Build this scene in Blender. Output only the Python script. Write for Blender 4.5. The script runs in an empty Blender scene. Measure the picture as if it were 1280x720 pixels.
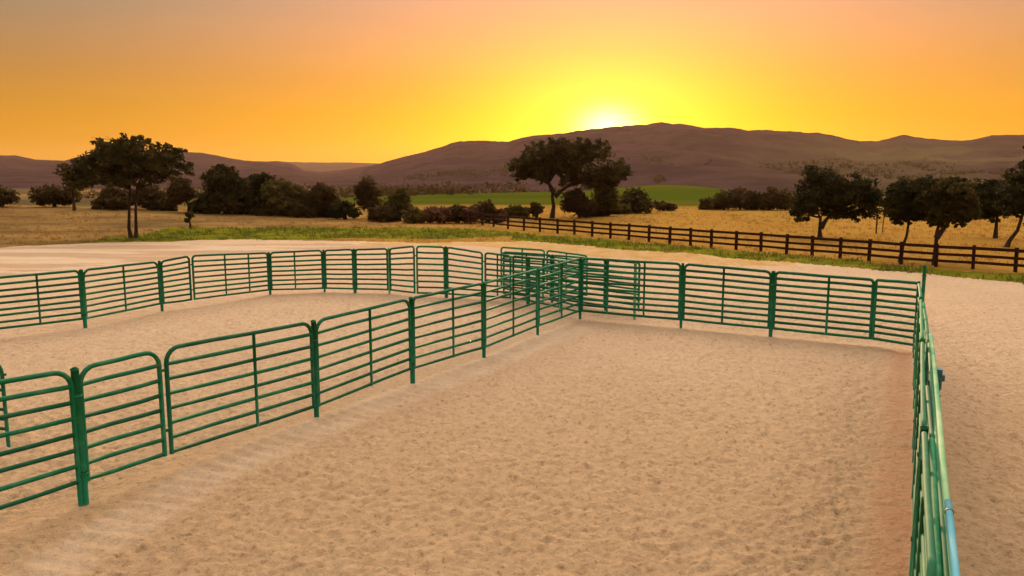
import bpy, bmesh, math, random
import numpy as np
from mathutils import Vector, Matrix
R = math.radians
random.seed(7); RNG = np.random.default_rng(7)
scn = bpy.context.scene
col = scn.collection

# ------------------------------------------------------------------ camera
H = 4.4; PITCH = R(8.25); F = 1000.0
cam_d = bpy.data.cameras.new('camera'); cam = bpy.data.objects.new('camera', cam_d); col.objects.link(cam)
cam_d.lens = 36 * F / 1280; cam_d.sensor_width = 36; cam_d.clip_end = 30000; cam_d.clip_start = .05
cam.location = (0, 0, H); cam.rotation_euler = (R(90) - PITCH, 0, 0)
scn.camera = cam
cP, sP = math.cos(PITCH), math.sin(PITCH)

def ray(px, py):
    cx = (px - 640) / F; cy = (360 - py) / F
    return cx, cP + cy * sP, -sP + cy * cP
def gp(px, py, z=0.0):                       # survey point on level ground
    X, Y, Z = ray(px, py); t = (z - H) / Z
    return Vector((X * t, Y * t, z))
def hgt(P, py):                              # height above P of a surveyed image row
    cy = (360 - py) / F
    # (Y sP + v cP) = cy (Y cP - v sP)
    v = P.y * (cy * cP - sP) / (cP + cy * sP)
    return v + H

# ------------------------------------------------------------------ terrain
def sm(a, b, x):
    t = np.clip((x - a) / (b - a), 0, 1); return t * t * (3 - 2 * t)
def tz(x, y):
    x = np.asarray(x, float); y = np.asarray(y, float)
    r = np.hypot(x, y)
    z = -0.024 * np.maximum(0, r - 105) * sm(95, 180, r)
    z = np.maximum(z, -14 - 0 * r)
    z = z + 1.25 * np.exp(-((x + 52) / 26) ** 2 - ((y - 76) / 11) ** 2)
    z = z + 3.6 * np.exp(-((x - 48) / 24) ** 2 - ((y - 250) / 55) ** 2) + 1.6 * np.exp(-((x - 5) / 45) ** 2 - ((y - 215) / 40) ** 2)
    z = z + 0.35 * np.exp(-((x - 40) / 24) ** 2 - ((y - 88) / 12) ** 2)
    return z
def gt(px, py):
    X, Y, Z = ray(px, py); t = 5.0
    for _ in range(4000):
        if H + Z * t <= float(tz(X * t, Y * t)): break
        t *= 1.002
    return Vector((X * t, Y * t, float(tz(X * t, Y * t))))

def hash2(i, j, s):
    v = np.sin(i * 127.1 + j * 311.7 + s * 74.7) * 43758.5453
    return v - np.floor(v)
def vnoise(x, y, s=0):
    i = np.floor(x); j = np.floor(y); u = x - i; v = y - j
    u = u * u * (3 - 2 * u); v = v * v * (3 - 2 * v)
    a = hash2(i, j, s); b = hash2(i + 1, j, s); c = hash2(i, j + 1, s); d = hash2(i + 1, j + 1, s)
    return (a * (1 - u) + b * u) * (1 - v) + (c * (1 - u) + d * u) * v - .5
def fbm(x, y, s=0, o=4):
    r = 0; a = 1
    for k in range(o):
        ca, sa = math.cos(k * .9 + .4), math.sin(k * .9 + .4)
        r = r + a * vnoise((x * ca - y * sa) * 2 ** k, (x * sa + y * ca) * 2 ** k, s + k * 13); a *= .5
    return r

# ------------------------------------------------------------------ materials
def mat(name, base, rough=.8, noise=None, spec=.3, bump=None, translucent=0.0, metallic=0.0, coat=0.0):
    m = bpy.data.materials.new(name); m.use_nodes = True; nt = m.node_tree; N = nt.nodes; L = nt.links
    b = N['Principled BSDF']; b.inputs['Roughness'].default_value = rough
    b.inputs['Specular IOR Level'].default_value = spec
    b.inputs['Metallic'].default_value = metallic; b.inputs['Coat Weight'].default_value = coat
    b.inputs['Base Color'].default_value = (*base, 1)
    tc = N.new('ShaderNodeTexCoord')
    if noise:
        scale, alt, lo, hi = noise
        n = N.new('ShaderNodeTexNoise'); n.inputs['Scale'].default_value = scale; n.inputs['Detail'].default_value = 6
        L.new(tc.outputs['Object'], n.inputs['Vector'])
        mr = N.new('ShaderNodeMapRange'); mr.inputs[1].default_value = lo; mr.inputs[2].default_value = hi
        L.new(n.outputs['Fac'], mr.inputs[0])
        mx = N.new('ShaderNodeMix'); mx.data_type = 'RGBA'; mx.inputs[6].default_value = (*base, 1); mx.inputs[7].default_value = (*alt, 1)
        L.new(mr.outputs[0], mx.inputs[0]); L.new(mx.outputs[2], b.inputs['Base Color'])
        csrc = mx.outputs[2]
    if bump:
        n2 = N.new('ShaderNodeTexNoise'); n2.inputs['Scale'].default_value = bump[0]; n2.inputs['Detail'].default_value = 5
        L.new(tc.outputs['Object'], n2.inputs['Vector'])
        bp = N.new('ShaderNodeBump'); bp.inputs['Distance'].default_value = bump[1]; bp.inputs['Strength'].default_value = 1
        L.new(n2.outputs['Fac'], bp.inputs['Height']); L.new(bp.outputs[0], b.inputs['Normal'])
    if translucent:
        tr = N.new('ShaderNodeBsdfTranslucent'); tr.inputs['Color'].default_value = (*[min(1, c * 1.6) for c in base], 1)
        if noise: L.new(csrc, tr.inputs['Color'])
        ms = N.new('ShaderNodeMixShader'); ms.inputs[0].default_value = translucent
        L.new(b.outputs[0], ms.inputs[1]); L.new(tr.outputs[0], ms.inputs[2])
        L.new(ms.outputs[0], N['Material Output'].inputs['Surface'])
    return m

GREEN = mat('green_paint', (.001, .085, .032), .68, (4, (.035, .125, .058), .50, .78), .2)
def vary(m):
    nt = m.node_tree; N = nt.nodes; L = nt.links; b = N['Principled BSDF']; src = b.inputs['Base Color'].links[0].from_socket
    oi = N.new('ShaderNodeObjectInfo'); mr = N.new('ShaderNodeMapRange'); mr.inputs[3].default_value = .72; mr.inputs[4].default_value = 1.35; L.new(oi.outputs['Random'], mr.inputs[0])
    hs = N.new('ShaderNodeHueSaturation'); L.new(mr.outputs[0], hs.inputs['Value']); L.new(src, hs.inputs['Color'])
    tc = N.new('ShaderNodeTexCoord'); n = N.new('ShaderNodeTexNoise'); n.inputs['Scale'].default_value = 11; n.inputs['Detail'].default_value = 7; n.inputs['Roughness'].default_value = .7; L.new(tc.outputs['Object'], n.inputs['Vector'])
    q = N.new('ShaderNodeMapRange'); q.inputs[1].default_value = .60; q.inputs[2].default_value = .68; q.inputs[4].default_value = .75; L.new(n.outputs['Fac'], q.inputs[0])
    x = N.new('ShaderNodeMix'); x.data_type = 'RGBA'; L.new(q.outputs[0], x.inputs[0]); L.new(hs.outputs[0], x.inputs[6]); x.inputs[7].default_value = (.085, .07, .04, 1)
    L.new(x.outputs[2], b.inputs['Base Color'])
vary(GREEN)
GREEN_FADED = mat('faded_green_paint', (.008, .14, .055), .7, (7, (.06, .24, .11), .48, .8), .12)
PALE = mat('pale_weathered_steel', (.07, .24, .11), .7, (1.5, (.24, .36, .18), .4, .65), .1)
BLUE = mat('pale_blue_coating', (.07, .28, .34), .6, (3, (.14, .33, .35), .4, .7), .3)
TEAL = mat('dark_teal_iron', (.01, .09, .10), .5, (20, (.10, .25, .28), .5, .8), .5)
WOOD = mat('dark_red_fence_wood', (.040, .012, .005), .9, (5, (.022, .008, .004), .35, .7), .05, bump=(30, .01))
BARK = mat('bark', (.040, .022, .011), .95, (6, (.020, .012, .007), .35, .65), .1, bump=(14, .04))
LEAFM = {
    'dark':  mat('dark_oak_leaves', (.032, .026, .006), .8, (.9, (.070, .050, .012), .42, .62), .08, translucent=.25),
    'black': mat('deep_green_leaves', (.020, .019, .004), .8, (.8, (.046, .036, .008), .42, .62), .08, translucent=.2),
    'olive': mat('olive_leaves', (.060, .046, .010), .8, (.7, (.095, .068, .014), .42, .62), .08, translucent=.3),
    'brown': mat('brown_leaves', (.066, .037, .011), .8, (.8, (.048, .032, .010), .42, .62), .08, translucent=.3),
    'red':   mat('reddish_brush_leaves', (.115, .040, .016), .75, (.8, (.085, .052, .018), .42, .62), .2, translucent=.3),
    'grass': mat('grass_blades', (.085, .10, .008), .8, (.5, (.16, .125, .014), .4, .65), .2, translucent=.3),
    'dry':   mat('dry_grass_blades', (.33, .17, .035), .85, (.4, (.26, .125, .022), .4, .65), .2, translucent=.3),
}

# ------------------------------------------------------------------ object helpers
def tag(o, label=None, cat=None, group=None, kind=None):
    if label: o['label'] = label
    if cat: o['category'] = cat
    if group: o['group'] = group
    if kind: o['kind'] = kind
    return o
def mesh_obj(name, verts, faces, m, parent=None, smooth=False, loc=(0, 0, 0)):
    me = bpy.data.meshes.new(name); me.from_pydata([tuple(v) for v in verts], [], faces); me.update()
    if smooth: me.polygons.foreach_set('use_smooth', [True] * len(me.polygons))
    if m: me.materials.append(m)
    o = bpy.data.objects.new(name, me); col.objects.link(o)
    if parent: o.parent = parent
    o.location = loc
    return o
def fast_mesh(name, V, Q, m, parent=None, smooth=False):
    """V (n,3) array, Q (k,4) quads"""
    me = bpy.data.meshes.new(name)
    me.vertices.add(len(V)); me.vertices.foreach_set('co', np.asarray(V, np.float32).ravel())
    me.loops.add(Q.size); me.loops.foreach_set('vertex_index', Q.astype(np.int32).ravel())
    me.polygons.add(len(Q)); me.polygons.foreach_set('loop_start', np.arange(0, Q.size, 4, dtype=np.int32))
    me.polygons.foreach_set('loop_total', np.full(len(Q), 4, np.int32))
    if smooth: me.polygons.foreach_set('use_smooth', np.ones(len(Q), bool))
    me.update(calc_edges=True); me.validate()
    if m: me.materials.append(m)
    o = bpy.data.objects.new(name, me); col.objects.link(o)
    if parent: o.parent = parent
    return o
def tube_geo(path, rad, V, Fc, n=8, cap=True):
    path = [Vector(p) for p in path]
    if not hasattr(rad, '__len__'): rad = [rad] * len(path)
    b0 = len(V); ref = None
    for i, p in enumerate(path):
        if i == 0: t = path[1] - p
        elif i == len(path) - 1: t = p - path[i - 1]
        else: t = (path[i + 1] - p).normalized() + (p - path[i - 1]).normalized()
        t.normalize()
        if ref is None: ref = Vector((0, 1, 0)) if abs(t.y) < .9 else Vector((1, 0, 0))
        a = t.cross(ref).normalized(); b = t.cross(a).normalized(); ref = b.cross(t) * -1 if False else ref
        for k in range(n):
            an = 2 * math.pi * k / n
            V.append(p + (a * math.cos(an) + b * math.sin(an)) * rad[i])
    for i in range(len(path) - 1):
        for k in range(n):
            k2 = (k + 1) % n
            Fc.append((b0 + i * n + k, b0 + i * n + k2, b0 + (i + 1) * n + k2, b0 + (i + 1) * n + k))
    if cap:
        Fc.append(tuple(b0 + k for k in range(n))); e = b0 + (len(path) - 1) * n
        Fc.append(tuple(e + k for k in reversed(range(n))))
def tube(name, path, rad, m, parent, n=8):
    V, Fc = [], []; tube_geo(path, rad, V, Fc, n); return mesh_obj(name, V, Fc, m, parent, True)
def box_geo(c, s, V, Fc, rot=0):
    b = len(V); ca, sa = math.cos(rot), math.sin(rot)
    for dx in (-1, 1):
        for dy in (-1, 1):
            for dz in (-1, 1):
                x, y = dx * s[0] / 2, dy * s[1] / 2
                V.append(Vector((c[0] + x * ca - y * sa, c[1] + x * sa + y * ca, c[2] + dz * s[2] / 2)))
    for f in ((0, 1, 3, 2), (4, 6, 7, 5), (0, 4, 5, 1), (2, 3, 7, 6), (0, 2, 6, 4), (1, 5, 7, 3)): Fc.append(tuple(b + k for k in f))
def empty(name, loc, rz=0):
    o = bpy.data.objects.new(name, None); col.objects.link(o); o.location = loc; o.rotation_euler = (0, 0, rz); o.empty_display_size = .3
    return o

# ------------------------------------------------------------------ steel corral
def panel(label, P0, P1, h0, h1, b0=.22, b1=.22, braces=(.5,), rails=6, group='green steel corral panels', mats=None, name='corral_fence',
          legs=(1, 1), corner=.22, inset=.06, off=0.0, rr=.033, latch=False, cat='fence', sag=.0):
    """P0,P1 ground points of the two joints; tops h0,h1; bottom rail heights b0,b1"""
    M1 = mats or GREEN
    d = (P1 - P0); L0 = d.length; u = d / L0; az = math.atan2(u.y, u.x)
    root = empty(name, (P0 + P1) / 2 + Vector((-u.y, u.x, 0)) * off, az)
    tag(root, label, cat, group)
    a, b = -L0 / 2 + inset, L0 / 2 - inset
    W = b - a
    j = lambda s: random.uniform(-s, s)
    def top(x): return h0 + (h1 - h0) * (x - a) / W
    def bot(x): return b0 + (b1 - b0) * (x - a) / W
    c = min(corner, W * .3)
    path = [Vector((a, 0, (.0 if legs[0] else bot(a) - .03)))]
    for k in range(6):
        an = math.pi / 2 * k / 5
        x = a + c * (1 - math.cos(an)); path.append(Vector((x, 0, top(x) - c * (1 - math.sin(an)))))
    for k in range(1, 4):
        x = a + c + (W - 2 * c) * k / 4; path.append(Vector((x, j(.006), top(x) + j(.006) - sag * math.sin(math.pi * k / 4))))
    for k in range(6):
        an = math.pi / 2 * (5 - k) / 5
        x = b - c * (1 - math.cos(an)); path.append(Vector((x, 0, top(x) - c * (1 - math.sin(an)))))
    path.append(Vector((b, 0, (.0 if legs[1] else bot(b) - .03))))
    tube('frame', path, rr * 1.02, M1, root, 10)
    for k in range(rails + 1):
        f = k / (rails + 1)
        za = bot(a) + (top(a) - bot(a)) * f; zb = bot(b) + (top(b) - bot(b)) * f
        dz = j(.008)
        pp = [Vector((a, 0, za)), Vector((a + W * .3, j(.005), za + (zb - za) * .3 + j(.006) + dz)), Vector((a + W * .7, j(.005), za + (zb - za) * .7 + j(.006) + dz)), Vector((b, 0, zb))]
        tube('rail', pp, rr * random.uniform(.92, 1.0), M1, root, 8)
    for t in braces:
        x = a + W * t
        tube('brace', [Vector((x, -rr * .8, bot(x) - .02)), Vector((x, -rr * .8, top(x) - .01))], rr * .8, M1, root, 8)
    # welded loops and a drop pin at each side
    for x, s in ((a, -1), (b, 1)):
        for f in (.22, .8):
            V, Fc = [], []
            z = bot(x) + (top(x) - bot(x)) * f
            box_geo((x + s * .04, 0, z), (.06, .03, .035), V, Fc)
            mesh_obj('connector', V, Fc, M1, root)
    if latch:
        V, Fc = [], []
        for k in range(9):
            z = 1.46 - k * .055
            ring = [Vector((a + 2.4 + .03 * math.cos(t), .09 + (.03 * math.sin(t) if k % 2 else 0), z + (.038 * math.sin(t)))) for t in [i * math.pi / 4 for i in range(9)]]
            tube_geo(ring, .012, V, Fc, 6, False)
        mesh_obj('chain', V, Fc, TEAL, root, True)
        V, Fc = [], []; box_geo((a + 2.55, .07, 1.52), (.16, .09, .26), V, Fc); box_geo((a + 2.55, .13, 1.52), (.08, .04, .09), V, Fc)
        mesh_obj('latch', V, Fc, TEAL, root)
    return root

def post(label, P, h, r=.04, m=None, group='upright posts of the steel corral', name='steel_post', cat='post'):
    root = empty(name, P); tag(root, label, cat, group)
    m = m or GREEN
    tube('shaft', [(0, 0, -.05), (0, 0, h * .5), (random.uniform(-.006, .006), 0, h)], r, m, root, 12)
    V, Fc = [], []
    tube_geo([(0, 0, h - .002), (0, 0, h + .012), (0, 0, h + .03)], [r * 1.12, r * 1.12, r * .5], V, Fc, 12)
    mesh_obj('cap', V, Fc, m, root, True)
    for z in (h * .25, h * .82):
        tube('collar', [(0, 0, z - .02), (0, 0, z + .02)], r * 1.25, m, root, 12)
    return root

CORRAL = []        # footprints, used to scuff the sand
def run(joints, labels, post_labels, **kw):
    """joints: (px, base_y, top_y, bottomrail_y, post?)"""
    pts = [(gp(j[0], j[1]), j) for j in joints]
    for i in range(len(pts) - 1):
        (A, ja), (B, jb) = pts[i], pts[i + 1]
        if labels[i] is None: continue
        lab = labels[i]; k2 = dict(kw)
        if isinstance(lab, tuple): k2.update(lab[1]); lab = lab[0]
        k2.setdefault('legs', (0, 0))
        panel(lab, A, B, hgt(A, ja[2]), hgt(B, jb[2]), hgt(A, ja[3]), hgt(B, jb[3]), **k2)
        CORRAL.append((A, B))
    for (A, j), pl in zip(pts, post_labels):
        if pl:
            k3 = {}
            if isinstance(pl, tuple): k3 = pl[1]; pl = pl[0]
            post(pl, A, hgt(A, j[2]) + k3.pop('up', .0), **k3)
    return [p[0] for p in pts]

# A: the long fence that divides the near arena from the round pen
run([(-112, 713, 500, 671), (107, 632, 462, 600), (212, 591, 437, 566), (396, 523, 402, 507), (516, 481, 373, 460), (605, 448, 354, 434),
     (672, 420, 337, 407), (725, 400, 323, 388)],
    [('big green corral panel of the dividing fence, cut by the left edge of the photo', dict(legs=(0, 1), braces=(.32,))),
     ('narrow green gate panel with rounded top corners, nearest gate on the left', dict(braces=(), name='corral_gate', cat='gate')),
     ('wide green panel with round top corners and one brace right of the narrow left gate', dict(braces=(.55,))),
     ('green panel with rounded corners and one brace, second panel right of the narrow left gate', dict(braces=(.53,))),
     ('green panel between the third and fourth thick posts of the dividing fence', dict(braces=(.53,), corner=.1)),
     ('far green panel of the dividing fence just left of its slim last post', dict(braces=(.5,), corner=.1)),
     ('far green panel of the dividing fence that ends at the inner arena corner', dict(braces=(.52,), corner=.1))],
    [None, ('thick green post on the hinge side of the narrow left gate', dict(r=.05)), None,
     ('thick green post between the two round-cornered panels left of centre', dict(r=.048)),
     ('thick green post of the dividing fence with foot showing, third from the left', dict(r=.052)),
     ('green post of the dividing fence standing at the middle of the photo', dict(r=.044)),
     ('slim green post of the dividing fence, last one before the arena corner', dict(r=.038)),
     ('green corner post where the dividing fence meets the back arena fence', dict(r=.042))])
# B: back fence of the near arena
run(rails=8, rr=.038, joints=[(725, 400, 323, 388), (851, 411, 330, 399), (963, 422, 340, 410), (1090, 434, 350, 423), (1142, 441, 354, 431)],
    labels=[('long green panel at the left end of the back arena fence with two braces', dict(braces=(.27, .65), corner=.12)),
     ('green panel with one brace in the middle of the back arena fence', dict(braces=(.47,), corner=.14)),
     ('green panel right of the thick middle post in the back arena fence', dict(braces=(.56,), corner=.10)),
     ('short green panel in the right back corner of the arena', dict(braces=(), corner=.05, inset=.0))],
    post_labels=[None, ('green post in the back arena fence, left of the two standing there', dict(r=.04)),
     ('thick green post in the back arena fence, right of the two standing there', dict(r=.052)), None,
     ('green corner post where the back fence meets the right side fence', dict(r=.036, up=.02))])
# D: round pen
run([(-90, 436, 356, 421), (107, 411, 338, 398), (203, 390, 327, 379), (242, 385, 320, 374), (338, 369, 316, 362), (406, 366, 313, 360), (444, 367, 312, 361),
     (487, 368, 311, 362), (520, 372, 308, 366), (558, 373, 309, 367), (605, 376, 316, 370), (640, 379, 320, 372), (660, 382, 322, 375), (700, 392, 326, 384), (725, 400, 330, 390)],
    rails=7, rr=.035, labels=[('green round pen panel cut by the left edge of the photo', dict(braces=(.7,), corner=.12)),
     ('round pen panel between the two leftmost thick posts of the pen', dict(braces=(.5,))),
     ('narrow round pen gate panel right of the second thick pen post', dict(braces=(), corner=.12, name='corral_gate', cat='gate')),
     ('round pen panel with two braces right of the narrow pen gate', dict(braces=(.40, .72), corner=.12)),
     ('round pen panel with one brace at the back left bend of the pen', dict(braces=(.46,), corner=.12)),
     ('short round pen panel at the back left of the thick back post', dict(braces=(), corner=.1)),
     ('round pen panel at the very back right of the thick back post', dict(braces=(), corner=.1)),
     ('small round pen panel at the back right of the pale upright', dict(braces=(), corner=.1)),
     ('small round pen panel at the back just left of the second back post', dict(braces=(), corner=.1)),
     ('round pen panel where the back rails start bending towards the arena corner', dict(braces=(), corner=.1)),
     ('small pen panel seen through the dividing fence left of the slim post', dict(braces=(.5,), corner=.1)),
     ('very short pen panel behind the slim post of the dividing fence', dict(braces=(), corner=.08)),
     ('pen panel behind the dividing fence next to the arena corner', dict(braces=(.5,), corner=.1)),
     ('last short pen panel closing onto the inner arena corner post', dict(braces=(), corner=.08))],
    post_labels=[None, ('thick green post of the round pen farthest left in the photo', dict(r=.055)),
     ('green round pen post left of the narrow pen gate', dict(r=.048)), None,
     ('green round pen post at the back left bend of the pen', dict(r=.045)),
     ('slim green post at the back of the round pen left of the thick one', dict(r=.04)),
     ('thick green post at the very back of the round pen', dict(r=.06)),
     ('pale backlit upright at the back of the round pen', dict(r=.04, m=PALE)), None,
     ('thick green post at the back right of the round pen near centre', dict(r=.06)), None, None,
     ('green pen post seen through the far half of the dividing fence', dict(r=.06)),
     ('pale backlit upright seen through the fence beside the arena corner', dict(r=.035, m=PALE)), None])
# E: farther alley rails
run([(625, 364, 309, 358), (682, 369, 313, 363), (735, 375, 320, 369)],
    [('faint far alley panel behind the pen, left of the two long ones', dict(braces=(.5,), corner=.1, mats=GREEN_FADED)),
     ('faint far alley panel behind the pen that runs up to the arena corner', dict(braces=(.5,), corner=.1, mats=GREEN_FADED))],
    [None, None, None])
run([(628, 372, 315, 366), (690, 379, 319, 373), (757, 389, 325, 382), (800, 395, 329, 388)],
    [('alley panel seen through the far end of the dividing fence, nearer than the faint ones', dict(braces=(.5,), corner=.08)),
     ('alley panel whose rails show through the left end of the back arena fence', dict(braces=(), corner=.08)),
     ('short alley panel ending at the pale tan upright behind the back arena fence', dict(braces=(), corner=.08))],
    [None, 'dark alley post seen through the fence left of the arena corner', ('dark alley post seen through the back arena fence left of the pale upright', dict(r=.05)), None], rails=8, rr=.034)
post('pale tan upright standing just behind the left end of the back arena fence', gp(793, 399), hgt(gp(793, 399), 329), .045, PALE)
# panel standing left, seen at the frame edge
Pa, Pb = gp(15, 559), gp(-150, 545)
panel('green panel end with one rounded corner poking in at the left edge', Pa, Pb, hgt(Pa, 451), hgt(Pa, 451), .3, .3, braces=(.5,), legs=(1, 1), rr=.03)
# C: right side fence seen along its length
run(rails=8, rr=.029, joints=[(1142, 441, 354, 431), (1143, 482, 373, 466), (1143, 560, 425, 540), (1141, 720, 535, 685), (1139, 1050, 720, 985)],
    labels=[('side fence panel at the back, next to the right back corner', dict(braces=(.5,), legs=(0, 1))),
     ('second side fence panel from the back right corner', dict(braces=(.33, .66), legs=(1, 1), mats=GREEN_FADED)),
     ('third side fence panel from the back right corner', dict(braces=(.33, .66), legs=(1, 1))),
     ('nearest side fence panel running out of the bottom of the photo', dict(braces=(.3, .6), legs=(1, 1)))],
    post_labels=[None, ('green post of the right side fence nearest the back corner', dict(r=.04)), ('middle green post of the right side fence', dict(r=.04)),
     ('nearest green post of the right side fence', dict(r=.04)), None])
# spare panels leaning against the outside of it
def lean(label, a, b, h, rot, **kw):
    o = panel(label, gp(*a), gp(*b), h, h, .25, .25, legs=(1, 1), group='spare panels stacked against the right side fence', rr=.029, rails=7, **kw)
    o.rotation_euler.x = 0
    o.rotation_mode = 'XYZ'; o.rotation_euler = (R(rot), 0, o.rotation_euler.z)
    return o
lean('spare panel stacked outside the side fence, farthest back of the stack', (1146, 471), (1150, 552), 1.66, -.6, mats=GREEN_FADED, braces=(.5,))
lean('spare panel with the dark chain latch on its end, outermost of the stack', (1154, 535), (1171, 1060), 1.70, 0, mats=PALE, braces=(.3, .6), latch=True)
lean('green spare panel in the middle of the stack beside the pale outermost one', (1151, 548), (1160, 1060), 1.66, -.5, braces=(.3, .7))
lean('spare panel whose near rounded end shows low in the stack', (1150, 730), (1150, 1090), 1.66, 0, mats=GREEN_FADED, braces=(.3, .7), corner=.12)
lean('slim dark green spare panel squeezed between the side fence and the pale outermost one', (1147, 620), (1162, 1070), 1.60, -.4, braces=(.4, .8))
post('lone green post sticking up just behind the right back corner', gp(1151, 403), hgt(gp(1151, 403), 332), .05, GREEN_FADED)
# pale blue pipe resting along the top of the outermost spare panel
def top_pt(px, by, z):
    P = gp(px, by); return Vector((P.x, P.y, z))
Pa_, Pb_ = top_pt(1164.5, 880, 1.775), top_pt(1172, 1120, 1.775)
bp = empty('steel_pipe', Pa_); tag(bp, 'pale blue pipe along the top of the nearest spare panel', 'pipe')
dd = Pb_ - Pa_
tube('shaft', [(0, 0, 0), dd * .5, dd], .028, BLUE, bp, 10)
tube('clamp', [dd * .10, dd * .115], .034, TEAL, bp, 10)

# ------------------------------------------------------------------ board fence
def board_fence():
    P = [(560, 278), (574, 279), (588, 280.5), (603, 282), (617, 284), (635, 286), (655, 288), (675, 290), (697, 292), (718, 293.5), (740, 296), (763, 298), (786, 300),
         (811, 302.5), (837, 305), (863, 307), (889, 309.5), (920, 312), (951, 314.5), (983, 317.5), (1015, 320), (1050, 323), (1086, 326), (1126, 330),
         (1170, 333.5), (1216, 336), (1269, 340), (1326, 345), (1390, 350)]
    pts = [gt(*p) for p in P]
    root = empty('board_fence', pts[12]); tag(root, 'long dark brown three board paddock fence curving across behind the corral', 'fence')
    o0 = pts[12]
    for k, p in enumerate(pts):
        V, Fc = [], []; d = pts[min(k + 1, len(pts) - 1)] - pts[max(k - 1, 0)]
        an = math.atan2(d.y, d.x)
        box_geo((0, 0, .52), (.135, .12, 1.12), V, Fc, an + random.uniform(-.05, .05))
        o = mesh_obj('post', V, Fc, WOOD, root, loc=p - o0); o.rotation_euler.x = random.uniform(-.015, .015); o.rotation_euler.y = random.uniform(-.02, .02)
    for k in range(len(pts) - 1):
        a, b = pts[k] - o0, pts[k + 1] - o0; d = b - a; an = math.atan2(d.y, d.x)
        for z in (.30, .62, .95):
            V, Fc = [], []
            L_ = math.hypot(d.x, d.y); box_geo((0, 0, 0), (L_ + .01, .045, .125 if z < .9 else .14), V, Fc)
            n = Vector((math.sin(an), -math.cos(an), 0)) * .10
            o = mesh_obj('rail', V, Fc, WOOD, root, loc=(a + b) / 2 + n + Vector((0, 0, z + random.uniform(-.012, .012))))
            o.rotation_euler = (0, -math.atan2(d.z, L_) + random.uniform(-.006, .006), an)
    return root
board_fence()

# ------------------------------------------------------------------ trees
def leaves_geo(clusters, per, size):
    """clusters: (n,4) centre + radius"""
    c = np.repeat(clusters, per, axis=0); n = len(c)
    d = RNG.normal(size=(n, 3)); d /= np.linalg.norm(d, axis=1)[:, None]
    p = c[:, :3] + d * (c[:, 3:] * RNG.random((n, 1)) ** .5) * np.array([1, 1, .7])
    a = RNG.normal(size=(n, 3)); a /= np.linalg.norm(a, axis=1)[:, None]
    b = np.cross(a, RNG.normal(size=(n, 3))); b /= np.linalg.norm(b, axis=1)[:, None]
    s = size * (.55 + .9 * RNG.random((n, 1)))
    V = np.stack([p - a * s, p - b * s * .55, p + a * s, p + b * s * .55], 1).reshape(-1, 3)
    return V, np.arange(n * 4).reshape(-1, 4)
def tree(name, label, cat, base, blobs, leafm='dark', trunks=None, n=260, per=26, leaf=.12, cl=.34, group=None, trunk_r=.16, part='crown', gap=.0):
    """base (px,py); blobs [(px,py,rx,ry)] surveyed in the picture, turned into metres at the tree's own distance"""
    B = gt(*base); D = B.y
    root = empty(name, B); tag(root, label, cat, group)
    def loc(px, py, dy=0):
        z = hgt(Vector((0, D, 0)), py) - B.z
        return Vector(((px - base[0]) / F * (D * cP + (H - B.z - z) * sP), dy, z))
    k = D / F
    blobs3 = []
    for (bx, by, rx, ry) in blobs:
        c = loc(bx, by); ra = max(rx * k * .95, .2); dy = random.uniform(-.45, .45) * ra * 1.4
        blobs3.append((Vector((c.x, dy, c.z)), ra, ry * k))
    area = sum(b[1] * b[2] for b in blobs3)
    cs = []
    for c, ra, rz in blobs3:
        m = max(5, int(n * ra * rz / area))
        for _ in range(m):
            d = Vector((random.gauss(0, 1), random.gauss(0, 1), random.gauss(0, 1))).normalized() * random.random() ** .45 * random.uniform(.8, 1.22)
            p = c + Vector((d.x * ra, d.y * ra, d.z * rz))
            cs.append((p.x, p.y, p.z, cl * random.uniform(.55, 1.25) * min(1, rz * 1.3)))
    cs = np.array(cs)
    V, Q = leaves_geo(cs, per, leaf)
    fast_mesh(part, V, Q, LEAFM[leafm], root)
    V, Fc = [], []
    trunks = trunks or [[base]]
    tops = []
    for tp in trunks:
        path = [loc(*p) for p in tp]
        if len(path) == 1:
            low = min(b[0].z for b in blobs3); path = [Vector((0, 0, -.05)), Vector((random.uniform(-.1, .1), 0, low * .5)), Vector((random.uniform(-.2, .2), 0, max(.2, low)))]
        else: path[0].z -= .05
        nn = len(path)
        rs = [trunk_r * (1.35 if i == 0 else 1 - .45 * i / (nn - 1)) for i in range(nn)]
        tube_geo(path, rs, V, Fc, 9); tops.append(path[-1])
    for c, ra, rz in blobs3:                     # limbs into every clump, with twigs
        t = min(tops, key=lambda q: (q - c).length)
        mid = t.lerp(c, .5) + Vector((random.uniform(-.15, .15), random.uniform(-.15, .15), random.uniform(-.1, .25))) * ra
        tube_geo([t - Vector((0, 0, .1)), mid, c], [trunk_r * .5, trunk_r * .33, trunk_r * .15], V, Fc, 6)
        for _ in range(7):
            q = c + Vector((random.uniform(-.8, .8) * ra, random.uniform(-.8, .8) * ra, random.uniform(-.6, .8) * rz)); s_ = mid.lerp(c, random.random())
            tube_geo([s_, s_.lerp(q, .5) + Vector((0, 0, .08 * ra)), q], [trunk_r * .2, trunk_r * .13, trunk_r * .05], V, Fc, 5)
    mesh_obj('trunk' if part == 'crown' else 'stem', V, Fc, BARK, root, True)
    return root
GT = 'oaks scattered over the pasture'
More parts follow.
